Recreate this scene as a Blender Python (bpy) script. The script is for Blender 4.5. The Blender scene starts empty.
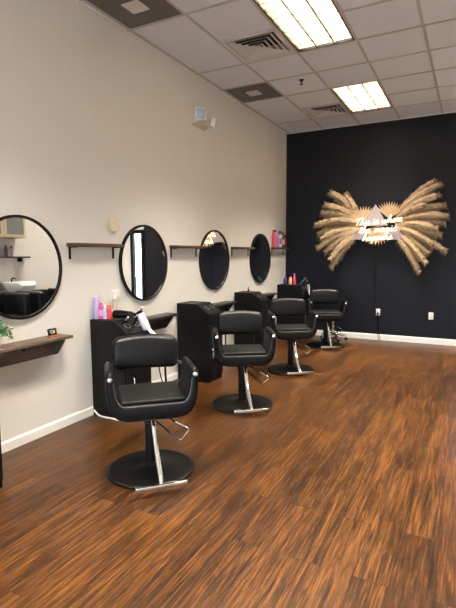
import bpy, bmesh, math, random
from mathutils import Vector, Matrix
random.seed(7)
S = bpy.context.scene
COL = S.collection
V = Vector
# ------------------------------------------------------------------ room numbers
L, H = 7.99, 3.538          # back wall distance, ceiling height
W, Y0 = 4.60, -2.60         # right wall, front wall
GX, GY, T = 1.886, 3.679, 0.6096   # ceiling grid origin and pitch

# ------------------------------------------------------------------ mesh builder
def catmull(pts, n=6, closed=False):
    pts = [V(p) for p in pts]
    m = len(pts)
    if m < 3: return pts
    out = []
    segs = m if closed else m - 1
    for i in range(segs):
        if closed:
            p0, p1, p2, p3 = pts[(i-1) % m], pts[i], pts[(i+1) % m], pts[(i+2) % m]
        else:
            p0, p1, p2, p3 = pts[max(i-1, 0)], pts[i], pts[i+1], pts[min(i+2, m-1)]
        for k in range(n):
            t = k / n
            out.append(0.5*((2*p1) + (p2-p0)*t + (2*p0-5*p1+4*p2-p3)*t*t + (3*p1-p0-3*p2+p3)*t**3))
    if not closed: out.append(pts[-1])
    return out

class B:
    def __init__(s): s.bm = bmesh.new()
    def box(s, x0, x1, y0, y1, z0, z1, bev=0.0, seg=2, M=None):
        vs = [s.bm.verts.new((x, y, z)) for z in (z0, z1) for y in (y0, y1) for x in (x0, x1)]
        fs = [s.bm.faces.new([vs[i] for i in f]) for f in
              ((0,2,3,1), (4,5,7,6), (0,1,5,4), (2,6,7,3), (0,4,6,2), (1,3,7,5))]
        geo = set(vs)
        if bev > 0:
            es = list({e for f in fs for e in f.edges})
            r = bmesh.ops.bevel(s.bm, geom=es, offset=bev, segments=seg, profile=0.5, affect='EDGES')
            geo = {v for v in vs if v.is_valid} | set(r['verts'])
        if M is not None:
            for v in geo: v.co = M @ v.co
        return s
    def rings(s, rings, cap=True, closed=True):
        R = [[s.bm.verts.new(p) for p in r] for r in rings]
        n = len(R[0])
        for a, b in zip(R, R[1:]):
            for i in range(n if closed else n-1):
                j = (i+1) % n
                s.bm.faces.new((a[i], a[j], b[j], b[i]))
        if cap:
            s.bm.faces.new(R[0][::-1]); s.bm.faces.new(R[-1])
        return s
    def tube(s, pts, r, n=8, closed=False, cap=True):
        pts = [V(p) for p in pts]; m = len(pts)
        rad = r if hasattr(r, '__len__') else [r]*m
        u = None; rings = []
        for i, p in enumerate(pts):
            if closed: t = pts[(i+1) % m] - pts[i-1]
            else: t = pts[min(i+1, m-1)] - pts[max(i-1, 0)]
            if t.length < 1e-9: t = V((0, 0, 1))
            t.normalize()
            if u is None:
                a = V((0, 0, 1)) if abs(t.z) < .9 else V((1, 0, 0))
                u = t.cross(a).normalized()
            else:
                u = (u - t*u.dot(t))
                if u.length < 1e-6: u = t.orthogonal()
                u.normalize()
            w = t.cross(u)
            rings.append([p + (u*math.cos(k*2*math.pi/n) + w*math.sin(k*2*math.pi/n))*rad[i] for k in range(n)])
        if closed: rings.append(rings[0]); return s._loop(rings)
        return s.rings(rings, cap)
    def _loop(s, rings):
        R = [[s.bm.verts.new(p) for p in r] for r in rings[:-1]]
        n = len(R[0]); m = len(R)
        for a in range(m):
            A, Bq = R[a], R[(a+1) % m]
            off = 0
            if a == m-1:      # close with the best twist
                off = min(range(n), key=lambda o: sum((A[i].co - Bq[(i+o) % n].co).length for i in range(n)))
            for i in range(n):
                s.bm.faces.new((A[i], A[(i+1) % n], Bq[(i+1+off) % n], Bq[(i+off) % n]))
        return s
    def lathe(s, prof, n=24, M=None, cap=True):
        rings = []
        for r, z in prof:
            ring = [V((max(r, 1e-4)*math.cos(k*2*math.pi/n), max(r, 1e-4)*math.sin(k*2*math.pi/n), z)) for k in range(n)]
            if M is not None: ring = [M @ p for p in ring]
            rings.append(ring)
        return s.rings(rings, cap)
    def prism(s, poly, axis, a, b):
        def P(u, v, w): return {'x': (w, u, v), 'y': (u, w, v), 'z': (u, v, w)}[axis]
        return s.rings([[P(u, v, a) for u, v in poly], [P(u, v, b) for u, v in poly]])
    def build(s, name, mat, parent=None, smooth=0.6, loc=None):
        bmesh.ops.recalc_face_normals(s.bm, faces=s.bm.faces)
        me = bpy.data.meshes.new(name)
        s.bm.to_mesh(me); s.bm.free()
        me.materials.append(mat)
        if smooth:
            me.polygons.foreach_set('use_smooth', [True]*len(me.polygons))
            me.set_sharp_from_angle(angle=smooth)
        o = bpy.data.objects.new(name, me); COL.objects.link(o)
        if parent is not None: o.parent = parent
        if loc is not None: o.location = loc
        return o

def tag(o, label, cat, group=None, kind=None):
    o['label'] = label; o['category'] = cat
    if group: o['group'] = group
    if kind: o['kind'] = kind
    return o
def struct(o, label=None):
    o['kind'] = 'structure'
    if label: o['label'] = label
    return o
def thing(name, label, cat, loc=(0, 0, 0), rz=0.0, group=None):
    o = bpy.data.objects.new(name, None); COL.objects.link(o)
    o.empty_display_size = 0.05
    o.location = loc; o.rotation_euler = (0, 0, rz)
    return tag(o, label, cat, group)
def dup(root, loc, rz, label):
    def cp(o, par):
        c = o.copy(); COL.objects.link(c)
        if par is not None: c.parent = par
        for ch in o.children: cp(ch, c)
        return c
    r = cp(root, None); r.location = loc; r.rotation_euler = (0, 0, rz); r['label'] = label
    return r
def Z2(d):          # matrix turning +Z onto direction d
    return V(d).to_track_quat('Z', 'Y').to_matrix().to_4x4()

# ------------------------------------------------------------------ materials
def srgb(r, g, b):
    f = lambda c: (c/255/12.92) if c/255 <= .04045 else ((c/255+.055)/1.055)**2.4
    return (f(r), f(g), f(b), 1)
MATS = {}
def mat(name, col, rough=.5, metal=0.0, spec=.5, noise=0.0, scale=20, bump=0.0, emit=None, es=0, trans=0, coat=0):
    m = bpy.data.materials.new(name); m.use_nodes = True
    nt = m.node_tree; p = nt.nodes['Principled BSDF']
    p.inputs['Base Color'].default_value = col
    p.inputs['Roughness'].default_value = rough
    p.inputs['Metallic'].default_value = metal
    p.inputs['Specular IOR Level'].default_value = spec
    p.inputs['Transmission Weight'].default_value = trans
    p.inputs['Coat Weight'].default_value = coat
    if emit is not None:
        p.inputs['Emission Color'].default_value = emit; p.inputs['Emission Strength'].default_value = es
    if noise or bump:
        tc = nt.nodes.new('ShaderNodeTexCoord'); n = nt.nodes.new('ShaderNodeTexNoise')
        n.inputs['Scale'].default_value = scale; n.inputs['Detail'].default_value = 4
        nt.links.new(tc.outputs['Object'], n.inputs['Vector'])
        if noise:
            h = nt.nodes.new('ShaderNodeHueSaturation'); h.inputs['Color'].default_value = col
            mr = nt.nodes.new('ShaderNodeMapRange')
            mr.inputs['To Min'].default_value = 1-noise; mr.inputs['To Max'].default_value = 1+noise
            nt.links.new(n.outputs['Fac'], mr.inputs['Value']); nt.links.new(mr.outputs['Result'], h.inputs['Value'])
            nt.links.new(h.outputs['Color'], p.inputs['Base Color'])
        if bump:
            b = nt.nodes.new('ShaderNodeBump'); b.inputs['Strength'].default_value = bump; b.inputs['Distance'].default_value = .01
            nt.links.new(n.outputs['Fac'], b.inputs['Height']); nt.links.new(b.outputs['Normal'], p.inputs['Normal'])
    MATS[name] = m
    return m

def wood_mat(name, dark, mid, light, axis, planks=None, rough=.45, bump=.1, gs=1.0, spec=.5):
    """grain runs along `axis`; planks=(width,length) adds staggered boards"""
    m = bpy.data.materials.new(name); m.use_nodes = True
    nt = m.node_tree; N = nt.nodes.new; K = nt.links.new
    p = nt.nodes['Principled BSDF']; p.inputs['Specular IOR Level'].default_value = spec
    tc = N('ShaderNodeTexCoord')
    mp = N('ShaderNodeMapping')
    if axis == 'y': mp.inputs['Rotation'].default_value = (0, 0, math.radians(-90))
    K(tc.outputs['Object'], mp.inputs['Vector'])     # now grain along x
    vec = mp.outputs['Vector']
    off = None
    if planks:
        br = N('ShaderNodeTexBrick')
        br.inputs['Scale'].default_value = 1; br.inputs['Brick Width'].default_value = planks[1]
        br.inputs['Row Height'].default_value = planks[0]; br.inputs['Mortar Size'].default_value = .0016
        br.inputs['Mortar Smooth'].default_value = .2
        br.offset = .37; br.inputs['Color1'].default_value = (0, 0, 0, 1); br.inputs['Color2'].default_value = (1, 1, 1, 1)
        br.inputs['Mortar'].default_value = (.5, .5, .5, 1)
        K(vec, br.inputs['Vector'])
        mul = N('ShaderNodeVectorMath'); mul.operation = 'MULTIPLY_ADD'
        K(br.outputs['Color'], mul.inputs[0]); mul.inputs[1].default_value = (7, 13, 5); K(vec, mul.inputs[2])
        gv = mul.outputs['Vector']
    else: gv = vec
    sc = N('ShaderNodeMapping'); sc.inputs['Scale'].default_value = (1.7*gs, 34*gs, 34*gs); K(gv, sc.inputs['Vector'])
    n1 = N('ShaderNodeTexNoise'); n1.inputs['Scale'].default_value = 1.0; n1.inputs['Detail'].default_value = 5
    n1.inputs['Roughness'].default_value = .65; n1.inputs['Distortion'].default_value = 1.2; K(sc.outputs['Vector'], n1.inputs['Vector'])
    sc2 = N('ShaderNodeMapping'); sc2.inputs['Scale'].default_value = (4.5*gs, 115*gs, 115*gs); K(gv, sc2.inputs['Vector'])
    n2 = N('ShaderNodeTexNoise'); n2.inputs['Scale'].default_value = 1.0; n2.inputs['Detail'].default_value = 5; n2.inputs['Distortion'].default_value = .9; n2.inputs['Roughness'].default_value = .7; K(sc2.outputs['Vector'], n2.inputs['Vector'])
    mixf = N('ShaderNodeMath'); mixf.operation = 'MULTIPLY_ADD'; mixf.inputs[1].default_value = .52
    K(n2.outputs['Fac'], mixf.inputs[0])
    s1 = N('ShaderNodeMath'); s1.operation = 'MULTIPLY'; s1.inputs[1].default_value = .48; K(n1.outputs['Fac'], s1.inputs[0])
    K(s1.outputs[0], mixf.inputs[2])
    fac = mixf.outputs[0]
    if planks:
        sp = N('ShaderNodeSeparateColor'); K(br.outputs['Color'], sp.inputs['Color'])
        pm = N('ShaderNodeMath'); pm.operation = 'MULTIPLY_ADD'; pm.inputs[1].default_value = .05; K(sp.outputs[0], pm.inputs[0]); 
        sb = N('ShaderNodeMath'); sb.operation = 'SUBTRACT'; sb.inputs[1].default_value = .025; K(fac, sb.inputs[0]); K(sb.outputs[0], pm.inputs[2])
        fac = pm.outputs[0]
    cr = N('ShaderNodeValToRGB'); e = cr.color_ramp.elements
    e[0].position = .38; e[0].color = dark; e[1].position = .63; e[1].color = light
    x = e.new(.49); x.color = mid
    K(fac, cr.inputs['Fac'])
    col = cr.outputs['Color']
    if planks:
        mx = N('ShaderNodeMix'); mx.data_type = 'RGBA'; mx.inputs[7].default_value = (dark[0]*.6, dark[1]*.6, dark[2]*.6, 1)
        K(br.outputs['Fac'], mx.inputs[0]); K(col, mx.inputs[6]); col = mx.outputs[2]
    K(col, p.inputs['Base Color'])
    rr = N('ShaderNodeMapRange'); rr.inputs['To Min'].default_value = rough-.07; rr.inputs['To Max'].default_value = rough+.1
    K(n1.outputs['Fac'], rr.inputs['Value']); K(rr.outputs['Result'], p.inputs['Roughness'])
    b = N('ShaderNodeBump'); b.inputs['Strength'].default_value = bump; b.inputs['Distance'].default_value = .004
    K(fac, b.inputs['Height']); K(b.outputs['Normal'], p.inputs['Normal'])
    MATS[name] = m
    return m

WALL = mat('greige_paint', srgb(214, 211, 206), .75, spec=.3, noise=.015, scale=2.5, bump=.03)
NAVY = mat('navy_paint', srgb(12, 14, 24), .6, spec=.25, noise=.04, scale=3, bump=.02)
FLOOR = wood_mat('vinyl_plank', srgb(14, 6, 2), srgb(52, 29, 9), srgb(106, 66, 25), 'y', (.152, 1.22), .33, .35, spec=.3)
WHITE = mat('white_trim', srgb(228, 226, 222), .4, noise=.01)
PLASTIC = mat('white_plastic', srgb(235, 232, 226), .4, noise=.01)
CREAM = mat('cream_plastic', srgb(206, 192, 164), .45, noise=.02)
TILE = mat('ceiling_tile', srgb(214, 215, 220), .9, spec=.1, noise=.05, scale=60, bump=.25)
GRID = mat('grid_steel', srgb(176, 170, 168), .5, noise=.01)
VENTW = mat('vent_metal', srgb(205, 200, 196), .45, noise=.02)
VENTD = mat('vent_dark', srgb(95, 92, 90), .7, noise=.08, scale=200)
DARKIN = mat('dark_inside', srgb(24, 24, 24), .8, noise=.02)
BLACKM = mat('black_metal', srgb(6, 6, 7), .45, spec=.2, noise=.05)
LEATHER = mat('black_vinyl', srgb(7, 7, 9), .42, spec=.2, noise=.05, scale=40, bump=.06)
SEATV = mat('seat_vinyl', srgb(9, 9, 10), .55, spec=.2, noise=.05, scale=40, bump=.06)
PIPE = mat('vinyl_piping', srgb(62, 58, 54), .5, noise=.02)
LAMIN = mat('black_laminate', srgb(4, 4, 5), .45, spec=.25, noise=.05, scale=8)
CHROME = mat('chrome', srgb(232, 232, 232), .13, 1.0, noise=.01)
STEEL = mat('brushed_steel', srgb(190, 188, 186), .3, 1.0, noise=.03)
RUBBER = mat('black_rubber', srgb(18, 18, 18), .6, noise=.03)
MIRROR = mat('mirror_glass', (.86, .87, .87, 1), .0, 1.0)
SHELFW = wood_mat('dark_shelf_wood', srgb(38, 24, 18), srgb(78, 54, 42), srgb(118, 90, 72), 'y', None, .6, .2)
LEDGEW = wood_mat('grey_brown_wood', srgb(58, 46, 38), srgb(92, 76, 64), srgb(124, 106, 92), 'y', None, .55, .15)
BLEDGE = wood_mat('black_wood', srgb(20, 18, 18), srgb(30, 28, 27), srgb(46, 42, 40), 'y', None, .4, .1)
TANW = wood_mat('tan_wood', srgb(120, 66, 36), srgb(168, 100, 60), srgb(190, 120, 76), 'y', None, .5, .1)
PAMPAS = mat('pampas_plume', srgb(176, 152, 122), .9, spec=.1, noise=.38, scale=22)
PALM = mat('dried_palm', srgb(192, 166, 134), .75, spec=.2, noise=.08, scale=12)
WPALM = mat('white_palm', srgb(160, 154, 160), .8, spec=.2, noise=.03)
LEAF = mat('green_leaf', srgb(70, 116, 74), .5, noise=.25, scale=30)
STEM = mat('green_stem', srgb(70, 92, 50), .6, noise=.1)
POT = mat('white_pot', srgb(214, 210, 204), .5, noise=.02)
PORC = mat('white_porcelain', srgb(238, 238, 236), .15, noise=.01)
REFL = mat('louver_metal', srgb(190, 172, 138), .4, .0, noise=.01)
NEON = mat('neon_tube', (1, .8, .6, 1), .3, emit=(1.0, .68, .38, 1), es=1.3)
TUBEM = mat('fluorescent_tube', (1, 1, 1, 1), .3, emit=(1.0, .87, .68, 1), es=6)
LENS = mat('lamp_lens', srgb(150, 165, 188), .12, .4, noise=.05, scale=60)
FROST = mat('frosted_panel', srgb(128, 132, 134), .5, noise=.03)
PAVE = mat('pavement', srgb(150, 148, 144), .9, noise=.08, scale=3)
def glass_mat():
    m = bpy.data.materials.new('window_glass'); m.use_nodes = True
    nt = m.node_tree; nt.nodes.remove(nt.nodes['Principled BSDF'])
    t = nt.nodes.new('ShaderNodeBsdfTransparent'); t.inputs['Color'].default_value = (.93, .96, .96, 1)
    g = nt.nodes.new('ShaderNodeBsdfGlossy'); g.inputs['Roughness'].default_value = .02
    mx = nt.nodes.new('ShaderNodeMixShader'); mx.inputs[0].default_value = .07
    nt.links.new(t.outputs[0], mx.inputs[1]); nt.links.new(g.outputs[0], mx.inputs[2])
    nt.links.new(mx.outputs[0], nt.nodes['Material Output'].inputs['Surface'])
    return m
GLASS = glass_mat()
_pc = {}
def paint(rgb, rough=.35):
    if rgb not in _pc: _pc[rgb] = mat('bottle_%02x%02x%02x' % rgb, srgb(*rgb), rough, noise=.03)
    return _pc[rgb]

# ------------------------------------------------------------------ shell
struct(B().box(-.15, W+.15, Y0-.15, L+.15, -.12, 0).build('floor', FLOOR, smooth=0))
struct(B().box(-.15, 0, Y0-.15, L+.15, 0, H+.3).build('wall_left', WALL, smooth=0))
NX = 3.21                                    # navy paint ends here; greige beyond with a tall window
struct(B().box(0, NX, L, L+.15, 0, H+.3).build('wall_back', NAVY, smooth=0))
b = B()
wx0, wx1, wz0, wz1 = NX, NX+.36, .30, 1.96
b.box(wx1, W+.15, L, L+.15, 0, H+.3).box(wx0, wx1, L, L+.15, 0, wz0).box(wx0, wx1, L, L+.15, wz1, H+.3)
struct(b.build('wall_back_side', WALL, smooth=0))
struct(B().box(W, W+.15, Y0-.15, L, 0, H+.3).build('wall_right', WALL, smooth=0))
def window(name, x0, x1, y, z0, z1, m, mull=0, fr=.05):
    d = .04
    b = B().box(x0, x0+fr, y-d, y+d, z0, z1).box(x1-fr, x1, y-d, y+d, z0, z1).box(x0+fr, x1-fr, y-d, y+d, z0, z0+fr).box(x0+fr, x1-fr, y-d, y+d, z1-fr, z1)
    for k in range(mull):
        xm = x0 + (x1-x0)*(k+1)/(mull+1); b.box(xm-fr/2, xm+fr/2, y-d, y+d, z0+fr, z1-fr)
    o = struct(b.build(name, m, smooth=0))
    B().box(x0+fr, x1-fr, y-.004, y+.004, z0+fr, z1-fr).build('pane', GLASS, o, smooth=0)
    return o
window('window_1', wx0, wx1, L+.02, wz0, wz1, BLACKM, fr=.075)
FW = [(.35, 2.2), (2.45, 4.3)]; FZ = (.25, 2.35)
b = B(); xs = -.15
for x0, x1 in FW:
    b.box(xs, x0, Y0-.15, Y0, 0, H+.3).box(x0, x1, Y0-.15, Y0, 0, FZ[0]).box(x0, x1, Y0-.15, Y0, FZ[1], H+.3); xs = x1
b.box(xs, W+.15, Y0-.15, Y0, 0, H+.3)
struct(b.build('wall_front', WALL, smooth=0))
for i, (x0, x1) in enumerate(FW):
    window('window_%d' % (i+2), x0, x1, Y0-.07, FZ[0], FZ[1], BLACKM, 1)
    ld = bpy.data.lights.new('window_portal', 'AREA'); ld.shape = 'RECTANGLE'; ld.size = x1-x0; ld.size_y = FZ[1]-FZ[0]
    ld.cycles.is_portal = True
    lo = bpy.data.objects.new('window_portal', ld); COL.objects.link(lo)
    lo.location = ((x0+x1)/2, Y0-.2, (FZ[0]+FZ[1])/2); lo.rotation_euler = (math.radians(90), 0, math.radians(0))
    lo.rotation_euler = V((0, 1, 0)).to_track_quat('-Z', 'Z').to_euler()
struct(B().box(-14, 18, -22, 30, -.3, -.14).build('ground', PAVE, smooth=0))

def base(name, f):
    b = B(); f(b); return struct(b.build(name, WHITE, smooth=0))
prof = [(0, 0), (.014, 0), (.014, .066), (.006, .08), (0, .08)]
base('baseboard_left', lambda b: b.prism([(x, z) for x, z in prof], 'y', Y0, L))
base('baseboard_right', lambda b: b.prism([(W-x, z) for x, z in prof], 'y', Y0, L))
base('baseboard_back', lambda b: b.prism([(L-x, z*1.2) for x, z in prof], 'x', .014, W-.014))

# ceiling: tiles with holes where lights and diffusers sit, T-bar grid under it
gx = [0] + [GX + T*k for k in range(-3, 5)] + [W]
gy = [Y0] + [GY + T*k for k in range(-10, 7)] + [L]
def cell(i, j): return (GX+T*i, GX+T*(i+1), GY+T*j, GY+T*(j+1))
LIGHTS = [(-1, j) for j in (0, 4, -4, -8)] + [(3, j) for j in (0, 4, -4, -8)]
holes = set()
for i, j in LIGHTS: holes |= {(i, j), (i, j+1)}
DIFF = [(-2, 1), (-2, 5)]; holes |= set(DIFF)
DARKT = [(-3, -1), (-3, 3)]; holes |= set(DARKT)
b = B()
for a in range(len(gx)-1):
    for c in range(len(gy)-1):
        i = round((gx[a+1]-GX)/T) - 1 if a < len(gx)-2 else 4
        j = round((gy[c+1]-GY)/T) - 1 if c < len(gy)-2 else 6
        if a == 0: i = -4
        if (i, j) in holes: continue
        b.box(gx[a], gx[a+1], gy[c], gy[c+1], H, H+.03)
ceil = struct(b.build('ceiling', TILE, smooth=0))
b = B(); hw = .0125
lit = {(i, j) for i, j in LIGHTS}
for x in gx[1:-1]: b.box(x-hw, x+hw, Y0, L, H-.007, H)
for c, y in enumerate(gy[1:-1]):
    j = round((y-GY)/T)
    segs = [(0, W)]
    for i, jj in LIGHTS:
        if jj+1 == j:
            a0, a1 = cell(i, jj)[:2]
            segs = [s for (p, q) in segs for s in ((p, a0), (a1, q)) if p <= a0 and a1 <= q] or segs
    for p, q in segs: b.box(p, q, y-hw, y+hw, H-.0068, H)
gr = b.build('ceiling_grid', GRID, ceil, smooth=0)
b = B().box(0, .022, Y0, L, H-.012, H-.001).box(0, W, L-.022, L, H-.012, H-.001).box(W-.022, W, Y0, L, H-.012, H-.001)
struct(b.build('trim_1', WHITE, smooth=0))
struct(B().box(-.15, W+.15, Y0-.15, L+.15, H+.3, H+.4).build('roof_light_seal', WHITE, smooth=0))  # unseen slab added above the ceiling to stop sky light leaking in

# ------------------------------------------------------------------ ceiling fixtures
LIGHT_E = 102
LIGHT_SPREAD = 95
def ceiling_light(i, j, label):
    x0, x1, y0, y1 = GX+T*i, GX+T*(i+1), GY+T*j, GY+T*(j+2)
    cx, cy = (x0+x1)/2, (y0+y1)/2
    t = thing('ceiling_light', label, 'light', (cx, cy, H), 0, 'recessed fluorescent ceiling lights')
    hx, hy = T/2-.0135, T-.0135
    b = B().box(-hx, -hx+.014, -hy, hy, -.006, .02).box(hx-.014, hx, -hy, hy, -.006, .02)
    b.box(-hx+.014, hx-.014, -hy, -hy+.014, -.006, .02).box(-hx+.014, hx-.014, hy-.014, hy, -.006, .02)
    b.build('frame', BLACKM, t, smooth=0)  # black colour paints in the shadow gap around the fixture edge
    b = B().box(-hx, hx, -hy, hy, .17, .18).box(-hx, -hx+.008, -hy, hy, .02, .17).box(hx-.008, hx, -hy, hy, .02, .17)
    b.box(-hx, hx, -hy, -hy+.008, .02, .17).box(-hx, hx, hy-.008, hy, .02, .17)
    b.build('housing', REFL, t, smooth=0)
    ix, iy = hx-.016, hy-.016
    b = B()
    for k in range(1, 3):
        x = -ix + 2*ix*k/3; b.prism([(x-.011, .004), (x+.011, .004), (x+.002, .095), (x-.002, .095)], 'y', -iy, iy)
    for k in range(1, 8):
        y = -iy + 2*iy*k/8; b.prism([(y-.010, .006), (y+.010, .006), (y+.002, .094), (y-.002, .094)], 'x', -ix, ix)
    b.build('louver', REFL, t, smooth=0)
    for k in range(3):
        x = -ix + 2*ix*(k+.5)/3
        B().tube([(x, -iy+.03, .145), (x, iy-.03, .145)], .013, 10).build('tube', TUBEM, t)
    ld = bpy.data.lights.new('lamp', 'AREA'); ld.shape = 'RECTANGLE'; ld.size = .5; ld.size_y = 1.12
    ld.energy = LIGHT_E; ld.color = (1.0, .91, .78); ld.spread = math.radians(LIGHT_SPREAD)
    lo = bpy.data.objects.new('lamp', ld); COL.objects.link(lo); lo.parent = t; lo.location = (0, 0, .12)
    return t
names = {(-1, 0): 'larger looking lit louvered ceiling light at the top edge, nearest the camera',
         (-1, 4): 'farther lit louvered ceiling light, close to the navy wall',
         (-1, -4): 'lit ceiling light overhead, in line with the two visible ones, just before them',
         (-1, -8): 'lit ceiling light by the storefront windows, in line with the two visible ones',
         (3, 0): 'lit ceiling light in the right hand row, level with the second chair',
         (3, 4): 'lit ceiling light in the right hand row nearest the navy wall',
         (3, -4): 'lit ceiling light in the right hand row, beside the camera',
         (3, -8): 'lit ceiling light in the right hand row by the storefront windows'}
for i, j in LIGHTS: ceiling_light(i, j, names[(i, j)])

def diffuser(i, j, label):
    x0, x1, y0, y1 = cell(i, j)
    t = thing('air_diffuser', label, 'vent', ((x0+x1)/2, (y0+y1)/2, H), 0, 'square louvered air diffusers')
    h = T/2-.0135
    B().box(-h, h, -h, h, .12, .13).build('backing', DARKIN, t, smooth=0)
    def ring(b, r0, z0, r1, z1, th=.004):
        # a sloped square cone ring
        P = lambda r, z: [V((-r, -r, z)), V((r, -r, z)), V((r, r, z)), V((-r, r, z))]
        b.rings([P(r0, z0), P(r1, z1), P(r1-th, z1+th*.2), P(r0-th, z0+th*1.5)], cap=False)
        R = [P(r0, z0), P(r0-th, z0+th*1.5)]
        b.rings(R, cap=False)
    b = B()
    P = lambda r, z: [V((-r, -r, z)), V((r, -r, z)), V((r, r, z)), V((-r, r, z))]
    b.rings([P(h, .02), P(h, -.008), P(h-.035, -.008), P(h-.05, .02)], cap=False)
    b.build('frame', VENTW, t, smooth=0)
    for k, r in enumerate((.232, .178, .124, .07)):
        b = B(); ring(b, r, -.007, r-.033, .008); b.build('louver', VENTW, t, smooth=0)
    B().box(-.022, .022, -.022, .022, -.004, .004).build('center_plate', VENTW, t, smooth=0)
    return t
diffuser(-2, 1, 'larger square louvered air diffuser beside the nearest ceiling light')
diffuser(-2, 5, 'small far square louvered air diffuser beside the light near the navy wall')
def dark_tile(i, j, label):
    x0, x1, y0, y1 = cell(i, j)
    t = thing('return_vent', label, 'vent', ((x0+x1)/2, (y0+y1)/2, H), 0, 'dark return vents along the pale wall')
    h = T/2-.0135
    b = B().box(-h, h, -h, h, 0, .02)
    b.build('panel', VENTD, t, smooth=0)
    B().box(-.085, .085, -.085, .085, -.008, -.0005, .002).build('center_plate', VENTW, t)
dark_tile(-3, -1, 'dark grey square ceiling vent in the upper left corner, nearest the camera')
dark_tile(-3, 3, 'dark grey square ceiling vent above the emergency light')
t = thing('fire_sprinkler', 'tiny dark sprinkler head on the ceiling before the navy wall', 'sprinkler', (1.06, 5.66, H))
B().lathe([(.03, 0), (.03, -.006), (.012, -.012), (.012, -.03)], 14).build('escutcheon', BLACKM, t)
B().lathe([(.004, -.03), (.004, -.05), (.022, -.052), (.022, -.056)], 12).build('deflector', BLACKM, t)

# emergency light on left wall
t = thing('emergency_light', 'white twin head emergency light high on the pale wall', 'light', (0, 4.97, 2.96))
b = B(); b.rings([[V((0, -.14, 0)), V((0, .17, -.01)), V((0, .17, .13)), V((0, -.14, .13))],
                  [V((.085, -.11, .025)), V((.085, .14, .015)), V((.085, .14, .115)), V((.085, -.11, .115))]])
b.build('housing', CREAM, t, smooth=0)
for y, dv, s in ((-.10, (.62, -.75, -.2), .072), (.19, (.55, .8, -.12), .052)):
    M = Matrix.Translation(V((.10, y, .115 if y < 0 else .07))) @ Z2(dv)
    h = B().box(-s, s, -s, s, -.045, .02, .008, 2, M).build('lamp_head', PLASTIC, t)
    B().box(-s*.8, s*.8, -s*.8, s*.8, .0205, .03, .004, 2, M).build('lens', LENS, h)
    
# ------------------------------------------------------------------ wall things
t = thing('wall_cover_plate', 'small round cream cover on the wall above the first wood shelf', 'cover plate', (0, 3.414, 1.713))
MX = Z2((1, 0, 0))
B().lathe([(.066, 0), (.066, .012), (.055, .022), (.0, .024)], 28, MX).build('disc', CREAM, t)
B().lathe([(.006, .0245), (.006, .027), (.001, .0275)], 8, Matrix.Translation((0, 0, .03)) @ MX).build('screw', PLASTIC, t)

def mirror(yc, label, first=None):
    t = thing('round_mirror', label, 'mirror', (0, yc, 1.350), 0, 'round black framed mirrors')
    R0 = .388
    b = B().lathe([(R0-.004, .0), (R0, .004), (R0, .028), (R0-.004, .032), (R0-.018, .032), (R0-.02, .03), (R0-.02, .02)], 72, MX, cap=False)
    b.build('frame', BLACKM, t)
    B().lathe([(R0-.018, .004), (R0-.018, .02)], 72, MX).build('mirror_glass', MIRROR, t)
    return t
m0 = mirror(2.375, 'nearest round mirror, cut by the left edge, reflecting the wash basin')
for k, lab in enumerate(('round black framed mirror left of centre, above the nearest station, half greige reflection',
                         'round mirror reflecting the glowing neon sign',
                         'farthest and smallest round mirror, reflecting only dark navy wall')):
    dup(m0, (0, (3.868, 5.345, 6.826)[k], (1.355, 1.366, 1.371)[k]), 0, lab)

def wood_shelf(y0, label):
    t = thing('wall_shelf', label, 'shelf', (0, y0, 1.541), 0, 'narrow wood shelves between the mirrors')
    B().box(0, .1, 0, .62, -.030, 0, .003).build('board', SHELFW, t)
    for y in (.022, .555):
        b = B().box(.0, .006, y, y+.022, -.135, -.0305).box(.0062, .085, y, y+.022, -.0365, -.0305)
        b.build('bracket', BLACKM, t, smooth=0)
    return t
s0 = wood_shelf(2.84, 'empty wood wall shelf between the first and second mirrors, under the round cover')
dup(s0, (0, 4.33, 1.541), 0, 'empty wood wall shelf between the second and third mirrors')
dup(s0, (0, 5.82, 1.541), 0, 'empty wood wall shelf between the neon reflecting mirror and the farthest mirror')
dup(s0, (0, 7.29, 1.551), 0, 'wood wall shelf in the corner holding hair product bottles')

def ledge(yc, label, m, hook=False):
    t = thing('styling_ledge', label, 'ledge', (0, yc, .80), 0, 'styling ledges under the mirrors')
    B().box(0, .17, -.345, .34, -.024, 0, .003).build('top', m, t)
    B().box(0, .018, -.30, .285, -.163, -.0245, .002).build('apron', m, t)
    for y in (-.30, .267):
        B().prism([(.0185, -.0245), (.145, -.0245), (.135, -.045), (.05, -.155), (.0185, -.163)], 'y', y, y+.018).build('bracket', m, t, smooth=0)
    if hook:
        B().tube(catmull([(.0185, -.03, -.065), (.04, -.03, -.07), (.05, -.03, -.055), (.045, -.03, -.045)]), .006, 8).build('hook', BLACKM, t)
    return t
ledge(2.375, 'grey brown wooden ledge under the nearest mirror at the left edge', LEDGEW, True)
l1 = ledge(3.899, 'black styling ledge behind the nearest chair, with the white hair dryer before it', BLEDGE)
dup(l1, (0, 5.345, .80), 0, 'black styling ledge under the neon reflecting mirror')
dup(l1, (0, 6.85, .80), 0, 'black styling ledge under the farthest mirror')

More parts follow.
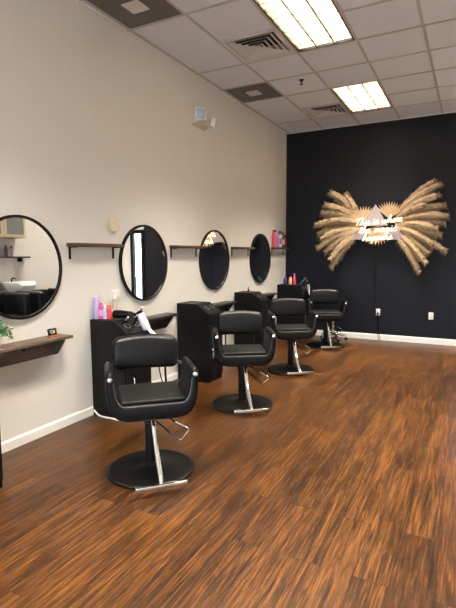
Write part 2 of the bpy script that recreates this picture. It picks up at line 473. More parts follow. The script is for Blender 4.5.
def outlet(loc, rz, label, w, gangs, grp=None):
    t = thing('power_outlet', label, 'outlet', loc, rz, grp)
    B().box(-w/2, w/2, -.006, 0, -.0575, .0575, .003).build('cover_plate', PLASTIC, t)
    for g in range(gangs):
        x = 0 if gangs == 1 else (-.023 + .046*g)
        for z in (-.02, .02):
            f = B().box(x-.015, x+.015, -.0085, -.0062, z-.014, z+.014, .002).build('socket', PLASTIC, t)
            B().box(x-.006, x-.004, -.0092, -.0086, z-.004, z+.006).box(x+.004, x+.006, -.0092, -.0086, z-.004, z+.006).build('slot', DARKIN, f, smooth=0)
    return t
outlet((0, 3.419, 1.06), math.radians(90), 'white double outlet plate on pale wall above the nearest station', .115, 2)
outlet((1.637, L, .468), 0, 'white outlet on navy wall with black plug and cord', .072, 1, 'outlets on the navy wall')
outlet((2.45, L, .447), 0, 'empty white outlet on navy wall at right', .072, 1, 'outlets on the navy wall')
t = thing('extension_cable', 'thin black cord on navy wall from neon sign to outlet', 'cord', (1.637, L, .47))
B().box(-.014, .014, -.04, -.0095, -.038, -.006, .004).build('plug', BLACKM, t)
c = catmull([(0, -.03, -.04), (.012, -.024, -.14), (.0, -.024, -.33), (.03, -.022, -.455), (.05, -.03, -.455), (.02, -.034, -.25), (-.03, -.012, -.02), (-.055, -.012, .5), (-.06, -.012, 1.03)], 8)
B().tube(c, .004, 6).build('cable', BLACKM, t)
t = thing('white_plug', 'white charger plugged into the double outlet, its cord hanging down', 'plug', (.0095, 3.396, 1.045))
B().box(0, .032, -.016, .016, -.03, .02, .004).build('plug_body', PLASTIC, t)
B().tube(catmull([(.022, 0, -.03), (.024, .004, -.09), (.018, .0, -.2), (.02, -.03, -.6), (.02, -.02, -1.0)], 6), .0035, 6).build('cable', PLASTIC, t)
c = catmull([(.03, 3.055, .05), (.10, 3.055, .008), (.24, 3.05, .008), (.36, 3.055, .008), (.50, 3.15, .008), (.52, 3.34, .008)], 8)
tag(B().tube(c, .008, 8).build('extension_cable', PLASTIC), 'white cord on the floor around the foot of the nearest station', 'cord')
c = catmull([(.03, 3.98, .60), (.05, 4.0, .45), (.04, 4.04, .22), (.06, 4.08, .05), (.12, 4.12, .006), (.25, 4.2, .006)], 8)
tag(B().tube(c, .006, 8).build('extension_cable', BLACKM), 'black cord hanging down from the black ledge behind nearest chair', 'cord')

# ------------------------------------------------------------------ station cabinets
def cabinet(y0, label, flat=.26, depth=.45, w=.30, h=.872):
    t = thing('station_cabinet', label, 'cabinet', (.016, y0, 0), 0, 'black station cabinets')
    d = depth-.016
    prof = [(0, 0), (d-.016, 0), (d-.016, h-.105), (flat, h), (0, h)]
    B().prism(prof, 'y', 0, w).build('body', LAMIN, t, smooth=0)
    dr = B().box(d-.0155, d, .004, w-.004, .05, h-.24, .002).build('door', LAMIN, t)
    B().tube(catmull([(d+.0005, .03, .28), (d+.02, .03, .285), (d+.022, .03, .335), (d+.02, .03, .385), (d+.0005, .03, .39)], 5), .005, 8).build('handle', CHROME, dr)
    w2 = B().box(d-.0155, d, .004, w-.004, h-.232, h-.115, .002).build('drawer', LAMIN, t)
    B().lathe([(.011, 0), (.013, .008), (.001, .012)], 12, Matrix.Translation((d, w/2, h-.175)) @ MX).build('knob', CHROME, w2)
    # tool rings on the sloped front
    for y in (w*.3, w*.72):
        s = (-.105)/(d-.016-flat)
        xm = (flat+d-.016)/2
        nrm = V((-s, 0, 1)).normalized()
        p = V((xm, y, h+s*(xm-flat))) + nrm*.003
        M = Matrix.Translation(p) @ Z2(nrm)
        B().lathe([(.034, 0), (.034, .006), (.026, .006), (.026, 0)], 20, M, cap=False).build('tool_ring', STEEL, t)
    return t
cabinet(3.065, 'black station cabinet behind the nearest chair, bottles on top')
cabinet(4.44, 'black station cabinet beside the second chair, bare top', h=.885)
cabinet(5.90, 'black station cabinet behind the second and third chairs', h=.90)
cabinet(7.55, 'black station cabinet in the far corner by the navy wall', flat=.40, depth=.5, w=.36, h=.91)
cabinet(1.512, 'black station cabinet cut off at the left edge', depth=.468)

# ------------------------------------------------------------------ bottles and tools
def bottle(loc, r, h, rgb, cap, label, grp, ch=.2, nr=.55, name='hair_product_bottle', band=None):
    t = thing(name, label, 'bottle', loc, 0, grp)
    hb = h*(1-ch)
    B().lathe([(r*.92, 0), (r, .006), (r, hb*.9), (r*.85, hb*.96), (r*nr, hb)], 18).build('body', paint(rgb), t)
    B().lathe([(r*nr*.96, hb+.0003), (r*nr*.96, h-.004), (r*nr*.8, h)], 14).build('cap', paint(cap), t)
    if band: B().lathe([(r*1.008, hb*.25), (r*1.008, hb*.7)], 18, cap=False).build('label_band', paint(band), t)
    return t
g = 'bottles on the nearest station'
z = .8725
bottle((.038, 3.125, z), .027, .195, (176, 160, 206), (186, 172, 214), 'tallest lavender bottle on the nearest station, leftmost of its row', g, .12, .9)
bottle((.076, 3.145, z), .022, .145, (232, 62, 128), (232, 70, 130), 'pink bottle beside the lavender one on the nearest station', g, .2, .6, band=(240, 150, 180))
bottle((.118, 3.15, z), .021, .13, (170, 200, 222), (236, 236, 236), 'short clear blue bottle with white cap between pink and red ones', g, .22, .5)
bottle((.160, 3.155, z), .022, .125, (226, 48, 66), (240, 110, 70), 'coral red bottle at the right end of the nearest station row', g, .25, .9)
g = 'hair products on the corner shelf'
z = 1.5515
bottle((.05, 7.33, z), .034, .285, (224, 66, 104), (28, 24, 26), 'tall pink can with black cap at left end of the corner shelf', g, .14, .92)
bottle((.055, 7.47, z), .026, .215, (112, 176, 226), (120, 184, 230), 'light blue bottle on the corner shelf beside the pink can', g, .2, .7)
bottle((.05, 7.58, z), .033, .28, (216, 208, 206), (24, 22, 22), 'pale can with black cap and red band in the middle of the corner shelf', g, .22, .9, band=(204, 80, 80))
bottle((.055, 7.70, z), .032, .26, (96, 44, 30), (70, 30, 24), 'reddish brown bottle on the corner shelf', g, .25, .6, band=(210, 160, 160))
bottle((.05, 7.81, z), .03, .22, (84, 52, 36), (60, 38, 28), 'brown bottle at right end of the corner shelf', g, .25, .6)
g = 'bottles on the corner station'
z = .9105
bottle((.085, 7.76, z), .034, .15, (88, 52, 136), (120, 80, 160), 'purple bottle on the corner station', g, .3, .4)
bottle((.185, 7.74, z), .03, .13, (226, 196, 120), (236, 160, 180), 'yellow bottle with pink cap on the corner station', g, .25, .8)
bottle((.25, 7.76, z), .026, .19, (226, 70, 116), (226, 120, 160), 'tall pink bottle on the corner station', g, .3, .5)

def dryer(loc, dirv, hand, body, noz, label, s=1.0):
    t = thing('hair_dryer', label, 'hair dryer', loc)
    M = Z2(dirv)
    B().lathe([(.022*s, -.075*s), (.036*s, -.062*s), (.038*s, .0), (.033*s, .06*s), (.029*s, .09*s)], 20, M).build('barrel', body, t)
    B().lathe([(.0285*s, .0905*s), (.031*s, .092*s), (.030*s, .112*s), (.024*s, .113*s)], 20, M).build('nozzle', noz, t)
    hd = V(hand).normalized(); h0 = hd*.03*s
    B().tube([V((0, 0, 0))+h0 - V(dirv).normalized()*.02*s, h0*2.2 - V(dirv).normalized()*.02*s, hd*.15*s - V(dirv).normalized()*.005*s, hd*.165*s - V(dirv).normalized()*.004*s], [.018*s, .017*s, .019*s, .014*s], 12).build('handle', body, t)
    return t
WD = mat('dryer_white', srgb(214, 214, 228), .3, noise=.01)
dryer((.515, 3.19, .862), (-.30, -.25, .92), (.85, -.1, -.75), WD, BLACKM, 'white hair dryer with dark nozzle standing behind the nearest chair', .95)
dryer((.25, 3.20, .915), (1, .15, .0), (.25, .9, -.1), BLACKM, RUBBER, 'black hair dryer lying on top of the nearest station', 1.0)
def iron(a, b2, label, m=BLACKM, r=.011):
    a, b2 = V(a), V(b2)
    t = thing('curling_iron', label, 'curling iron', a)
    d = b2-a
    B().tube([V((0, 0, 0)), d*.5], r, 10).build('handle', m, t)
    B().tube([d*.5, d], [r*.75, r*.7], 10).build('barrel', STEEL if m is BLACKM else m, t)
    B().box(-.004, .004, -.02, .02, .0, .006, M=Matrix.Translation(d*.52) @ Z2(d)).build('clamp', m, t)
    return t
iron((.38, 3.22, .835), (.505, 3.18, .99), 'black curling iron tilted upright beside the white hair dryer')
iron((.335, 3.13, .85), (.40, 3.12, .91), 'short steel curling iron in the tool holder of the nearest station')
iron((.14, 6.10, .9005), (.15, 6.09, .975), 'black curling iron upright on the station of the third chair')
dryer((.515, 7.74, .86), (0, -.3, 1), (.2, -.1, -1), WD, BLACKM, 'small white hair dryer hanging at the corner station', .75)
t = thing('hair_brush', 'teal handled brush sticking up at the corner station', 'brush', (.36, 7.74, .9105))
B().tube([(0, 0, .008), (.07, .0, .08)], .011, 10).build('handle', paint((40, 130, 140)), t)
B().tube([(.07, 0, .08), (.105, 0, .118)], [.02, .017], 12).build('head', paint((34, 110, 120)), t)
t = thing('hair_comb', 'red comb tilted at the corner station beside the teal brush', 'comb', (.40, 7.81, .87))
b = B().tube([(.02, 0, .03), (.06, 0, .095)], .007, 8); b.build('handle', paint((150, 36, 42)), t)
b = B()
for k in range(6): b.box(.048+.006*k, .051+.006*k, -.003, .003, .086, .108)
b.box(.045, .086, -.004, .004, .108, .116); b.build('teeth', paint((150, 36, 42)), t, smooth=0)
# card holder on the near ledge
t = thing('card_holder', 'small wooden stand with a black card on the grey brown ledge', 'card holder', (.09, 2.58, .8005), math.radians(90))
b = B().box(-.05, .05, -.022, .022, 0, .012, .002); b.build('base', TANW, t)
b = B().box(-.042, .042, -.004, .004, .0125, .066, .001, M=Matrix.Rotation(math.radians(-10), 4, 'X')); b.build('card', BLACKM, t)
b = B(); MM = Matrix.Rotation(math.radians(-10), 4, 'X')
for x0, x1, z0, z1 in ((-.026, -.012, .048, .052), (-.008, .006, .05, .054), (.012, .026, .048, .052), (-.022, -.004, .036, .041), (.004, .022, .03, .046), (-.02, .012, .024, .027)):
    b.box(x0, x1, -.0052, -.0044, z0, z1, M=MM)
b.build('print', paint((210, 205, 196)), t, smooth=0)
# potted plant at left edge
t = thing('potted_plant', 'leafy green plant on the ledge at the left edge', 'plant', (.075, 2.065, .8005))
B().lathe([(.038, 0), (.05, .005), (.058, .085), (.06, .09), (.053, .09), (.05, .075)], 24).build('pot', POT, t)
B().lathe([(.0495, .07), (.0495, .078)], 20).build('soil', DARKIN, t)
bs, bl = B(), B()
for k in range(46):
    a = random.uniform(0, 6.283); el = random.uniform(.15, 1.3); ln = random.uniform(.09, .155)
    d = V((math.cos(a)*math.cos(el), math.sin(a)*math.cos(el), math.sin(el)))
    if d.x < 0: d.x *= .35
    p0 = V((0, 0, .075)); p1 = p0 + d*ln*.6 + V((0, 0, .02)); p2 = p0 + d*ln - V((0, 0, .3*ln*math.cos(el)))
    pts = catmull([p0, p1, p2], 5); bs.tube(pts, .0016, 4)
    for q in pts[3:]:
        for s in (-1, 1):
            w = V((random.gauss(0, 1), random.gauss(0, 1), random.gauss(0, .6))).normalized()
            n = w.orthogonal().normalized(); l = random.uniform(.016, .028); wd = l*.34
            vs = [q, q+w*l*.5+n*wd, q+w*l, q+w*l*.5-n*wd]
            bl.bm.faces.new([bl.bm.verts.new(v) for v in vs])
bs.build('stem', STEM, t); fo = bl.build('foliage', LEAF, t, smooth=0)

# ------------------------------------------------------------------ styling chairs
def styling_chair(loc, rz, label):
    t = thing('styling_chair', label, 'chair', loc, rz, 'black styling chairs in a row')
    # base disc
    B().lathe([(.285, .0), (.29, .006), (.29, .014), (.278, .021), (.262, .022), (.255, .019), (.12, .032), (.06, .045), (.05, .05)], 56).build('base', BLACKM, t)
    B().lathe([(.045, .045), (.045, .06), (.036, .066), (.036, .33), (.043, .335), (.043, .40)], 24).build('pump_column', BLACKM, t)
    B().box(-.11, .11, -.12, .12, .401, .428, .006).build('seat_plate', BLACKM, t)
    # U shaped shell
    half = [(-.258, .722, .026), (-.254, .65, .027), (-.244, .575, .031), (-.222, .52, .040), (-.18, .488, .050), (-.10, .483, .053)]
    path = half + [(0, .483, .053)] + [(-x, z, w) for x, z, w in half[::-1]]
    P = catmull([(x, w, z) for x, z, w in path], 5)
    n = len(P)
    def section(y, inset, rise):
        outer, inner = [], []
        for k, p in enumerate(P):
            tg = P[min(k+1, n-1)] - P[max(k-1, 0)]
            tx, tz = tg.x, tg.z; l = math.hypot(tx, tz); nx, nz = tz/l, -tx/l   # outward
            w = max(p.y - inset, .004)
            zz = p.z + rise*max(0, (p.z-.5)/.235)
            e = 0
            if k == 0 or k == n-1: zz -= inset
            outer.append(V((p.x+nx*w, y, zz+nz*w))); inner.append(V((p.x-nx*w, y, zz-nz*w)))
        cl = outer[0]-inner[0]
        capA = [inner[0]+(outer[0]-inner[0])*f + V((0, 0, 1))*cl.length*.5*math.sin(math.pi*f)*.8 for f in (.15, .35, .5, .65, .85)]
        capB = [outer[-1]+(inner[-1]-outer[-1])*f + V((0, 0, 1))*cl.length*.5*math.sin(math.pi*f)*.8 for f in (.15, .35, .5, .65, .85)]
        return outer + capB + inner[::-1] + capA
    ys = [(-.275, .022, -.012), (-.272, .011, -.005), (-.262, .003, 0), (-.245, 0, .002), (-.1, 0, .003), (.0, 0, .004), (.06, 0, .004), (.078, .003, .004), (.088, .011, .002), (.091, .022, -.002)]
    bb = B(); R = [[bb.bm.verts.new(p) for p in section(*a)] for a in ys]; m2 = len(R[0])
    for A, C in zip(R, R[1:]):
        for k in range(m2): bb.bm.faces.new((A[k], A[(k+1) % m2], C[(k+1) % m2], C[k]))
    for Q in (R[0], R[-1]):
        inn_ = Q[n+5:n+5+n][::-1]
        for k in range(n-1): bb.bm.faces.new((Q[k], Q[k+1], inn_[k+1], inn_[k]))
        bb.bm.faces.new([Q[n-1]] + Q[n:n+5] + [inn_[n-1]])
        bb.bm.faces.new([inn_[0]] + Q[2*n+5:] + [Q[0]])
    sh = bb.build('armrest_shell', LEATHER, t, smooth=.9)
    pp = [V((p.x*.985 - (0), -.266, p.z)) for p in P]
    inn = section(-.268, .008, 0)[len(P)+5:len(P)+5+len(P)]
    B().tube(inn[3:-3], .004, 6).build('piping', PIPE, sh)
    for s in (-1, 1):
        B().lathe([(.017, 0), (.017, .004), (.012, .011), (.001, .014)], 16, Matrix.Translation((s*.256, -.2755, .704)) @ Z2((0, -1, 0))).build('bolt', CHROME, t)
    B().box(-.196, .196, -.258, .14, .534, .560, .010, 3).build('seat', SEATV, t)
    # backrest
    def rr(w, h0, h1, r, y, bow, tilt):
        pts = []
        for cx, cz, a0 in ((w-r, h1-r, 0), (-w+r, h1-r, 90), (-w+r, h0+r, 180), (w-r, h0+r, 270)):
            if a0 == 180:
                pass
            for q in range(6):
                a = math.radians(a0+18*q); pts.append((cx+r*math.cos(a), cz+r*math.sin(a)))
            if a0 == 0:
                for f in (.2, .4, .6, .8): pts.append((cx-(2*(w-r))*f, h1))
            if a0 == 180:
                for f in (.2, .4, .6, .8): pts.append((cx+(2*(w-r))*f, h0))
        out = []
        for x, z in pts:
            zz = z + (bow*(1-(x/w)**2) if z > (h0+h1)/2 else 0)
            yy = y + tilt*(z-h0) + .028*(1-(x/w)**2)
            out.append(V((x, yy, zz)))
        return out
    h0, h1, w = .645, .862, .226
    st = [(-.033, .03), (-.03, .016), (-.022, .006), (-.01, .0), (.014, 0), (.024, .006), (.03, .016)]
    rings = [rr(w-i, h0+i, h1-i, .045-i*.7, .205+y, .016, .16) for y, i in st]
    bk = B().rings(rings).build('backrest', LEATHER, t, smooth=.9)
    B().box(-.15, .15, .262, .268, h0+.04, h1-.03, .002, M=Matrix.Translation((0, 0, 0))).build('back_panel', LEATHER, bk)
    for s in (-1, 1):
        B().tube([(s*.20, .205, .685), (s*.225, .17, .688), (s*.244, .08, .69)], .009, 10).build('pivot', CHROME, t)
        B().tube(catmull([(s*.12, .165, .44), (s*.14, .215, .50), (s*.14, .232, .60), (s*.14, .25, .72)], 5), .008, 8).build('back_support', BLACKM, t)
    # footrest: flat chrome strut and T bar
    B().tube(catmull([(0, -.085, .405), (0, -.135, .375), (0, -.22, .22), (0, -.33, .10), (0, -.362, .062)], 5), .0155, 10).build('footrest_strut', CHROME, t)
    B().box(-.157, .157, -.380, -.348, .040, .072, .006, 2).build('footrest_bar', CHROME, t)
    lv = B().tube(catmull([(.03, .03, .37), (.11, .02, .35), (.17, .0, .31)], 5), .006, 8).tube(catmull([(.03, -.04, .35), (.08, -.07, .31), (.12, -.10, .275)], 5), .006, 8)
    lv = lv.build('pump_lever', BLACKM, t)
    B().tube(catmull([(.17, .0, .31), (.235, -.018, .275), (.248, -.03, .268), (.246, -.06, .262), (.19, -.13, .242), (.175, -.138, .242), (.12, -.10, .275)], 5), .0065, 8).build('lever_loop', CHROME, lv)
    return t
c0 = styling_chair((1.135, 2.432, 0), math.radians(43), 'nearest and largest black styling chair, white hair dryer behind it')
chairs = [c0,
    dup(c0, (1.085, 3.945, 0), math.radians(32), 'second black styling chair from the camera, beside the bare topped cabinet'),
    dup(c0, (1.045, 5.405, 0), math.radians(30), 'third black styling chair from the camera'),
    dup(c0, (1.01, 7.09, 0), math.radians(23), 'farthest and smallest black styling chair, before the navy wall')]
for c, a in zip(chairs, (4, 7, 8, 7)):          # the footrest swivels a little on the column
    for ch in c.children:
        if ch.name.startswith('footrest'): ch.rotation_euler.z = math.radians(a)

# rolling stool behind the last chair
t = thing('rolling_stool', 'silver star base of a rolling stool behind the farthest chair', 'stool', (.98, 7.64, 0))
for k in range(5):
    a = k*2*math.pi/5+.35; d = V((math.cos(a), math.sin(a), 0))
    B().tube([d*.03+V((0, 0, .115)), d*.12+V((0, 0, .10)), d*.215+V((0, 0, .072))], [.024, .02, .014], 10).build('leg', CHROME, t)
    cs = B().lathe([(.026, -.012), (.028, -.008), (.028, .008), (.026, .012)], 16, Matrix.Translation(d*.215+V((0, 0, .028))) @ Z2(d.cross(V((0, 0, 1))))).build('caster', RUBBER, t)
    B().box(-.016, .016, -.016, .016, .0565, .072, .003, M=Matrix.Translation(d*.215)).build('caster_fork', STEEL, cs)
B().lathe([(.033, .09), (.033, .16), (.02, .165), (.02, .42)], 18).build('column', CHROME, t)
B().lathe([(.15, .421), (.17, .43), (.175, .46), (.165, .485), (.1, .49)], 32).build('seat', LEATHER, t)

# ------------------------------------------------------------------ dried arrangement and neon on navy wall
CX, CZ = 1.588, 1.855
arr = thing('dried_flower_arrangement', 'bow shaped wall arrangement of tan pampas plumes and palm fans', 'wall decoration', (CX, L, CZ))
B().box(-.30, .30, -.03, -.002, -.16, .16, .004).build('backing_board', LAMIN, arr)
def plume(root, tip, wid, seed):
    rnd = random.Random(seed)
    root, tip = V(root), V(tip)
    tip = root.lerp(tip, .97)
    d = tip-root; ln = d.length; u = d/ln
    sag = V((0, 0, -1))*ln*.04 if abs(u.x) > .5 else V((0, 0, 0))
    mid = root + d*.55 + V((0, -.03, 0)) - sag
    pts = catmull([root, mid, tip+sag*.5], 9)
    b = B()
    m = len(pts)
    rad = []
    for i in range(m):
        f = i/(m-1)
        rad.append(.004 + wid*.34*min(1, .25+f/.45)**.9*math.sqrt(max(0, 1-(max(0, f-.6)/.4)**4))*(1+.22*rnd.uniform(-1, 1)))
    b.tube(pts, rad, 7)
    side = u.cross(V((0, 1, 0))).normalized()
    for k in range(520):
        f = rnd.uniform(.12, 1.0); i = min(m-2, int(f*(m-1))); p = pts[i].lerp(pts[i+1], f*(m-1)-i)
        tg = (pts[i+1]-pts[i]).normalized()
        a = rnd.uniform(0, 6.283)
        rv = side*math.cos(a) + V((0, 1, 0))*math.sin(a)*.75
        l = wid*rnd.uniform(.6, 1.25)*(1.0-.35*f)
        e1 = p + (tg*.75+rv*.62)*l*.55
        e2 = p + (tg*.95+rv*.95 + V((0, 0, -.25)))*l*.8
        w = rv.cross(tg).normalized()*rnd.uniform(.004, .008)
        A = [b.bm.verts.new(v) for v in (p-w*.6, p+w*.6, e1+w, e1-w, e2)]
        b.bm.faces.new((A[0], A[1], A[2], A[3])); b.bm.faces.new((A[3], A[2], A[4]))
    o = b.build('pampas_plume', PAMPAS, arr, smooth=0)
    return o
PX = .01885
def px(x, y, d): return (1.588 + (x-376.3)*.01555 - CX, -d, 1.847 - (y-228)*.0160 - CZ)
LT = [(327, 189, .16, 9), (322, 213, .08, 9), (319, 227, .07, 9), (323, 240, .08, 9), (333, 205, .06, 9), (325, 219, .22, 8), (328, 246, .06, 9), (337, 256, .08, 7), (342, 192, .12, 8), (322.5, 202, .20, 9), (318, 209, .15, 9), (312.5, 221.5, .2, 9), (314, 231, .14, 8), (315, 245, .18, 9), (321.5, 250, .13, 8), (329, 257, .2, 9), (328, 266, .12, 8), (334, 197, .1, 8), (319, 236, .22, 8)]
RT = [(433, 183.5, .12, 7), (430, 196, .07, 8), (436, 212, .08, 9), (433, 222, .07, 9), (434, 237, .07, 9), (431, 247, .08, 9), (420, 258, .08, 8), (425, 207, .22, 8), (438, 187.5, .16, 8), (437, 198, .2, 9), (442, 207, .13, 9), (445, 217.5, .2, 9), (442, 224, .14, 8), (440, 235, .18, 8), (444.5, 250, .12, 8), (428.5, 252, .15, 8), (427.5, 261, .2, 8), (421.5, 270, .13, 8), (436, 229, .22, 9), (432, 243, .2, 8)]
for k, (x, y, d, w) in enumerate(LT): plume(px(359, 224+(y-228)*.22, .06+.02*(k % 3)), px(x+2, y, d), w*.0165, k)
for k, (x, y, d, w) in enumerate(RT): plume(px(395, 224+(y-228)*.22, .06+.02*(k % 3)), px(x-2, y, d), w*.0165, 50+k)
def fan(hub, R, a0, a1, n, m, d, name='palm_fan', notch=.8):
    hx, _, hz = hub
    b = B(); top = []
    c0 = b.bm.verts.new((hx, -d, hz)); prev = None
    for k in range(2*n+1):
        a = math.radians(a0 + (a1-a0)*k/(2*n)); odd = k % 2
        r0 = R*.72
        y = -d - (.012 if odd else -.004)
        v = b.bm.verts.new((hx+math.cos(a)*r0, y-.01, hz+math.sin(a)*r0)); top.append((v, a, odd, y))
    for k in range(2*n): b.bm.faces.new((c0, top[k][0], top[k+1][0]))
    for k in range(1, 2*n, 2):
        v, a, _, y = top[k]
        tip = b.bm.verts.new((hx+math.cos(a)*R, y-.015, hz+math.sin(a)*R))
        b.bm.faces.new((top[k-1][0], v, tip)); b.bm.faces.new((v, top[k+1][0], tip))
    o = b.build(name, m, arr, smooth=0)
    md = o.modifiers.new('thick', 'SOLIDIFY'); md.thickness = .003
    return o
fan(px(364, 222, 0), .265, 55, 172, 11, PALM, .14)
fan(px(389, 219, 0), .27, 28, 140, 12, PALM, .14)
fan(px(377.5, 226, 0), .32, 195, 348, 16, PALM, .12)
def spear(tri, d, name='palm_spear'):
    a, b2, c = [V(px(x, y, d)) for x, y in tri]     # apex, base corners
    b = B(); n = 12; rings = []
    A = b.bm.verts.new(a); row = []
    for k in range(n+1):
        p = b2.lerp(c, k/n) + V((0, -.008 if k % 2 else .004, 0)); row.append(b.bm.verts.new(p))
    for k in range(n): b.bm.faces.new((A, row[k], row[k+1]))
    o = b.build(name, WPALM, arr, smooth=0)
    md = o.modifiers.new('thick', 'SOLIDIFY'); md.thickness = .003
spear(((375.7, 204.5), (363, 226), (388.5, 226)), .165)
spear(((352.5, 239), (362, 225), (375, 240)), .16)
spear(((404, 240.5), (381, 240), (397, 225)), .16)

GL = {
 'T': (1.15, [[(0, 1.75), (.25, 1.95), (.8, 1.95), (1.5, 2.15)], [(.8, 1.95), (.62, 1.0), (.35, 0)]]),
 'h': (1.0, [[(0, .1), (.35, 1.1), (.55, 1.9), (.42, 2.1), (.28, 1.4), (.18, 0), (.35, .75), (.62, 1.0), (.74, .7), (.7, .15), (.85, 0), (1.05, .2)]]),
 'i': (.55, [[(0, .15), (.25, 1.0), (.2, .25), (.32, 0), (.6, .2)], [(.22, 1.4), (.28, 1.5)]]),
 's': (.75, [[(0, .15), (.38, 1.05), (.5, .6), (.5, .2), (.25, 0), (.05, .12)], [(.5, .2), (.8, .2)]]),
 'w': (1.2, [[(0, .95), (.08, .3), (.28, 0), (.5, .4), (.58, .95), (.6, .3), (.8, 0), (1.02, .4), (1.08, 1.0), (1.3, .85)]]),
 'e': (.7, [[(0, .2), (.3, .42), (.5, .8), (.35, 1.02), (.14, .7), (.15, .2), (.4, 0), (.75, .2)]]),
 'r': (.72, [[(0, .15), (.2, .95), (.25, 1.2), (.38, .92), (.58, .95), (.48, .35), (.55, 0), (.78, .2)]]),
 't': (.6, [[(0, .1), (.35, 1.2), (.4, 1.8), (.28, .5), (.36, .0), (.65, .2)], [(.05, 1.2), (.65, 1.32)]]),
 'm': (1.15, [[(0, .1), (.14, 1.0), (.14, 0), (.3, .8), (.46, 1.0), (.52, .6), (.5, 0), (.66, .8), (.84, 1.0), (.92, .5), (.95, 0), (1.2, .2)]]),
 'a': (.88, [[(.62, .85), (.35, 1.02), (.06, .6), (.1, .1), (.36, .05), (.62, .9), (.62, .2), (.72, 0), (.92, .2)]]),
 'g': (.88, [[(.62, .85), (.35, 1.02), (.06, .65), (.14, .15), (.4, .15), (.64, .9), (.58, -.4), (.32, -.9), (.06, -.65), (.35, -.2), (.92, .2)]]),
 'c': (.7, [[(.62, .82), (.38, 1.02), (.1, .6), (.12, .2), (.36, 0), (.75, .2)]]),
 'p': (.85, [[(0, .2), (.22, 1.0), (.02, -.9)], [(.14, .5), (.45, 1.0), (.7, .75), (.6, .2), (.24, .1)], [(.55, .12), (.9, .2)]]),
 'n': (.85, [[(0, .1), (.14, 1.0), (.13, 0), (.3, .8), (.52, 1.0), (.6, .6), (.62, .1), (.75, 0), (.9, .2)]]),
}
neon = thing('neon_sign', 'glowing white neon script reading This is where the magic happens', 'neon sign', (CX, L-.245, CZ))
def word(txt, x0, x1, zb, xh, slope):
    adv = sum(GL[c][0] for c in txt); k = (x1-x0)/adv
    b = B(); x = 0
    for c in txt:
        w, strokes = GL[c]
        for st in strokes:
            pts = []
            for u, v in st:
                X = (x+u)*k + .16*v*xh + x0
                pts.append(V((X-CX, -.003*(len(pts) % 2), zb + v*xh + slope*(X-1.6) - CZ)))
            b.tube(catmull(pts, 5), .0065, 7)
        x += w
    return b.build('neon_word', NEON, neon)
xh = .053
word('This', 1.28, 1.515, 1.905, xh, .07); word('is', 1.555, 1.65, 1.905, xh, .07); word('where', 1.70, 2.0, 1.905, xh, .07)
word('the', 1.345, 1.525, 1.775, xh, .05); word('magic', 1.585, 1.925, 1.775, xh, .05)
word('happens', 1.40, 1.86, 1.648, xh, .05)
b = B()
for x, z in ((1.33, 1.94), (1.62, 1.93), (1.95, 1.95), (1.42, 1.78), (1.85, 1.79), (1.47, 1.65), (1.8, 1.66)):
    b.tube([(x-CX, -.004, z-CZ), (x-CX, .10, z-CZ)], .004, 6)
b.build('standoff', PLASTIC, neon)

# ------------------------------------------------------------------ wash area by right wall (seen in nearest mirror)
def shampoo(y, label):
    t = thing('shampoo_chair', label, 'chair', (0, y, 0), 0, 'black wash chairs by the right wall')
    B().box(3.32, 3.85, -.27, .27, .38, .50, .04, 3).build('seat', LEATHER, t)
    B().box(-.05, .05, -.25, .25, 0, .36, .04, 3, Matrix.Translation((3.80, 0, .48)) @ Matrix.Rotation(math.radians(14), 4, 'Y')).build('backrest', LEATHER, t)
    for s in (-1, 1): B().box(3.30, 3.93, s*.34-.06, s*.34+.06, .12, .84, .04, 3).build('armrest', LEATHER, t)
    B().box(3.24, 3.315, -.22, .22, .12, .44, .03, 3, None).build('leg_rest', LEATHER, t)
    B().box(3.4, 3.93, -.26, .26, 0, .37, .02).build('base', LAMIN, t)
    return t
def basin(y, label):
    t = thing('wash_basin', label, 'basin', (4.29, y, 0), 0, 'white wash basins by the right wall')
    ring = lambda rx, ry, z, dx=0: [V((dx+rx*math.cos(k*math.pi/16), ry*math.sin(k*math.pi/16), z - (.05 if math.cos(k*math.pi/16) < -.8 else 0))) for k in range(32)]
    B().rings([ring(.12, .12, .74), ring(.2, .2, .78), ring(.27, .24, .88), ring(.30, .27, .955), ring(.29, .26, .965), ring(.26, .23, .95), ring(.18, .17, .82), ring(.05, .05, .80)]).build('bowl', PORC, t)
    B().box(-.12, .12, -.1, .1, 0, .745, .02).build('pedestal', LAMIN, t)
    B().tube(catmull([(.2, .0, .955), (.2, 0, 1.0), (.17, 0, 1.03), (.10, 0, 1.02)], 5), .012, 8).build('faucet', BLACKM, t)
    return t
for k, (y, a, c) in enumerate(((5.72, 'black wash chair at the right wall, its basin showing in the nearest mirror', 'white wash basin reflected in the nearest mirror'),
                               (4.75, 'black wash chair at the right wall nearer the storefront', 'white wash basin at the right wall nearer the storefront'))):
    shampoo(y, a); basin(y, c)
t = thing('wall_shelf', 'dark shelf on the right wall seen in the nearest mirror', 'shelf', (W, 5.5, 1.42))
B().box(-.16, 0, -.8, .62, -.03, 0, .003).build('board', SHELFW, t)
for y in (-.5, .45): B().box(-.1, -.001, y, y+.03, -.1, -.0305).build('bracket', BLACKM, t, smooth=0)
bottle((W-.08, 5.66, 1.4205), .03, .2, (120, 70, 90), (30, 26, 28), 'dark bottle on the right wall shelf, seen in the nearest mirror', 'bottles on the right wall shelf', .25)
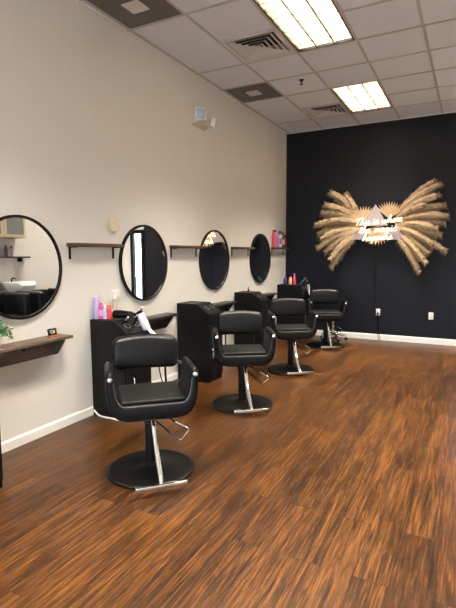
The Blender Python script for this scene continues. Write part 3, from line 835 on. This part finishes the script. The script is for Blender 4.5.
bottle((W-.08, 5.77, 1.4205), .028, .19, (186, 190, 206), (40, 40, 50), 'pale bottle on the right wall shelf, seen in the nearest mirror', 'bottles on the right wall shelf', .25)
t = thing('wall_cabinet', 'cream wall cabinet with a grey frosted door, seen in nearest mirror', 'cabinet', (W, 5.52, 1.75))
B().box(-.28, 0, -.5, .42, 0, .46, .004).build('body', CREAM, t)
for y0, y1 in ((-.49, -.045), (-.035, .41)):
    d = B().box(-.30, -.281, y0, y0+.05, .01, .45).box(-.30, -.281, y1-.05, y1, .01, .45).box(-.30, -.281, y0+.05, y1-.05, .01, .06).box(-.30, -.281, y0+.05, y1-.05, .40, .45).build('door', CREAM, t, smooth=0)
    B().box(-.295, -.286, y0+.0505, y1-.0505, .0605, .3995).build('panel', FROST, d, smooth=0)

# ------------------------------------------------------------------ camera, world, view
F, PIT, YAW, ROL, CXm, CHm = 466.7378, .10670, .48212, -.00558, 3.0005, 1.4422
fw = V((-math.sin(YAW)*math.cos(PIT), math.cos(YAW)*math.cos(PIT), -math.sin(PIT)))
rt = V((math.cos(YAW), math.sin(YAW), 0)); up = rt.cross(fw)
r1 = rt*math.cos(ROL) + up*math.sin(ROL); u1 = -rt*math.sin(ROL) + up*math.cos(ROL)
cam = bpy.data.cameras.new('camera'); co = bpy.data.objects.new('camera', cam); COL.objects.link(co)
M = Matrix((r1, u1, -fw)).transposed().to_4x4(); M.translation = (CXm, 0, CHm)
co.matrix_world = M
cam.sensor_fit = 'VERTICAL'; cam.sensor_height = 24; cam.lens = F/608*24; cam.clip_start = .05
S.camera = co
w = bpy.data.worlds.new('sky'); S.world = w; w.use_nodes = True
bg = w.node_tree.nodes['Background']; bg.inputs['Color'].default_value = (.72, .86, 1, 1); bg.inputs['Strength'].default_value = 12.0
S.view_settings.view_transform = 'Standard'; S.view_settings.look = 'None'
S.view_settings.exposure = 0.55; S.view_settings.gamma = 1; S.view_settings.use_curve_mapping = False
S.cycles.use_denoising = True
S.cycles.max_bounces = 12; S.cycles.diffuse_bounces = 6; S.cycles.glossy_bounces = 6; S.cycles.transparent_max_bounces = 12
S.cycles.sample_clamp_indirect = 8
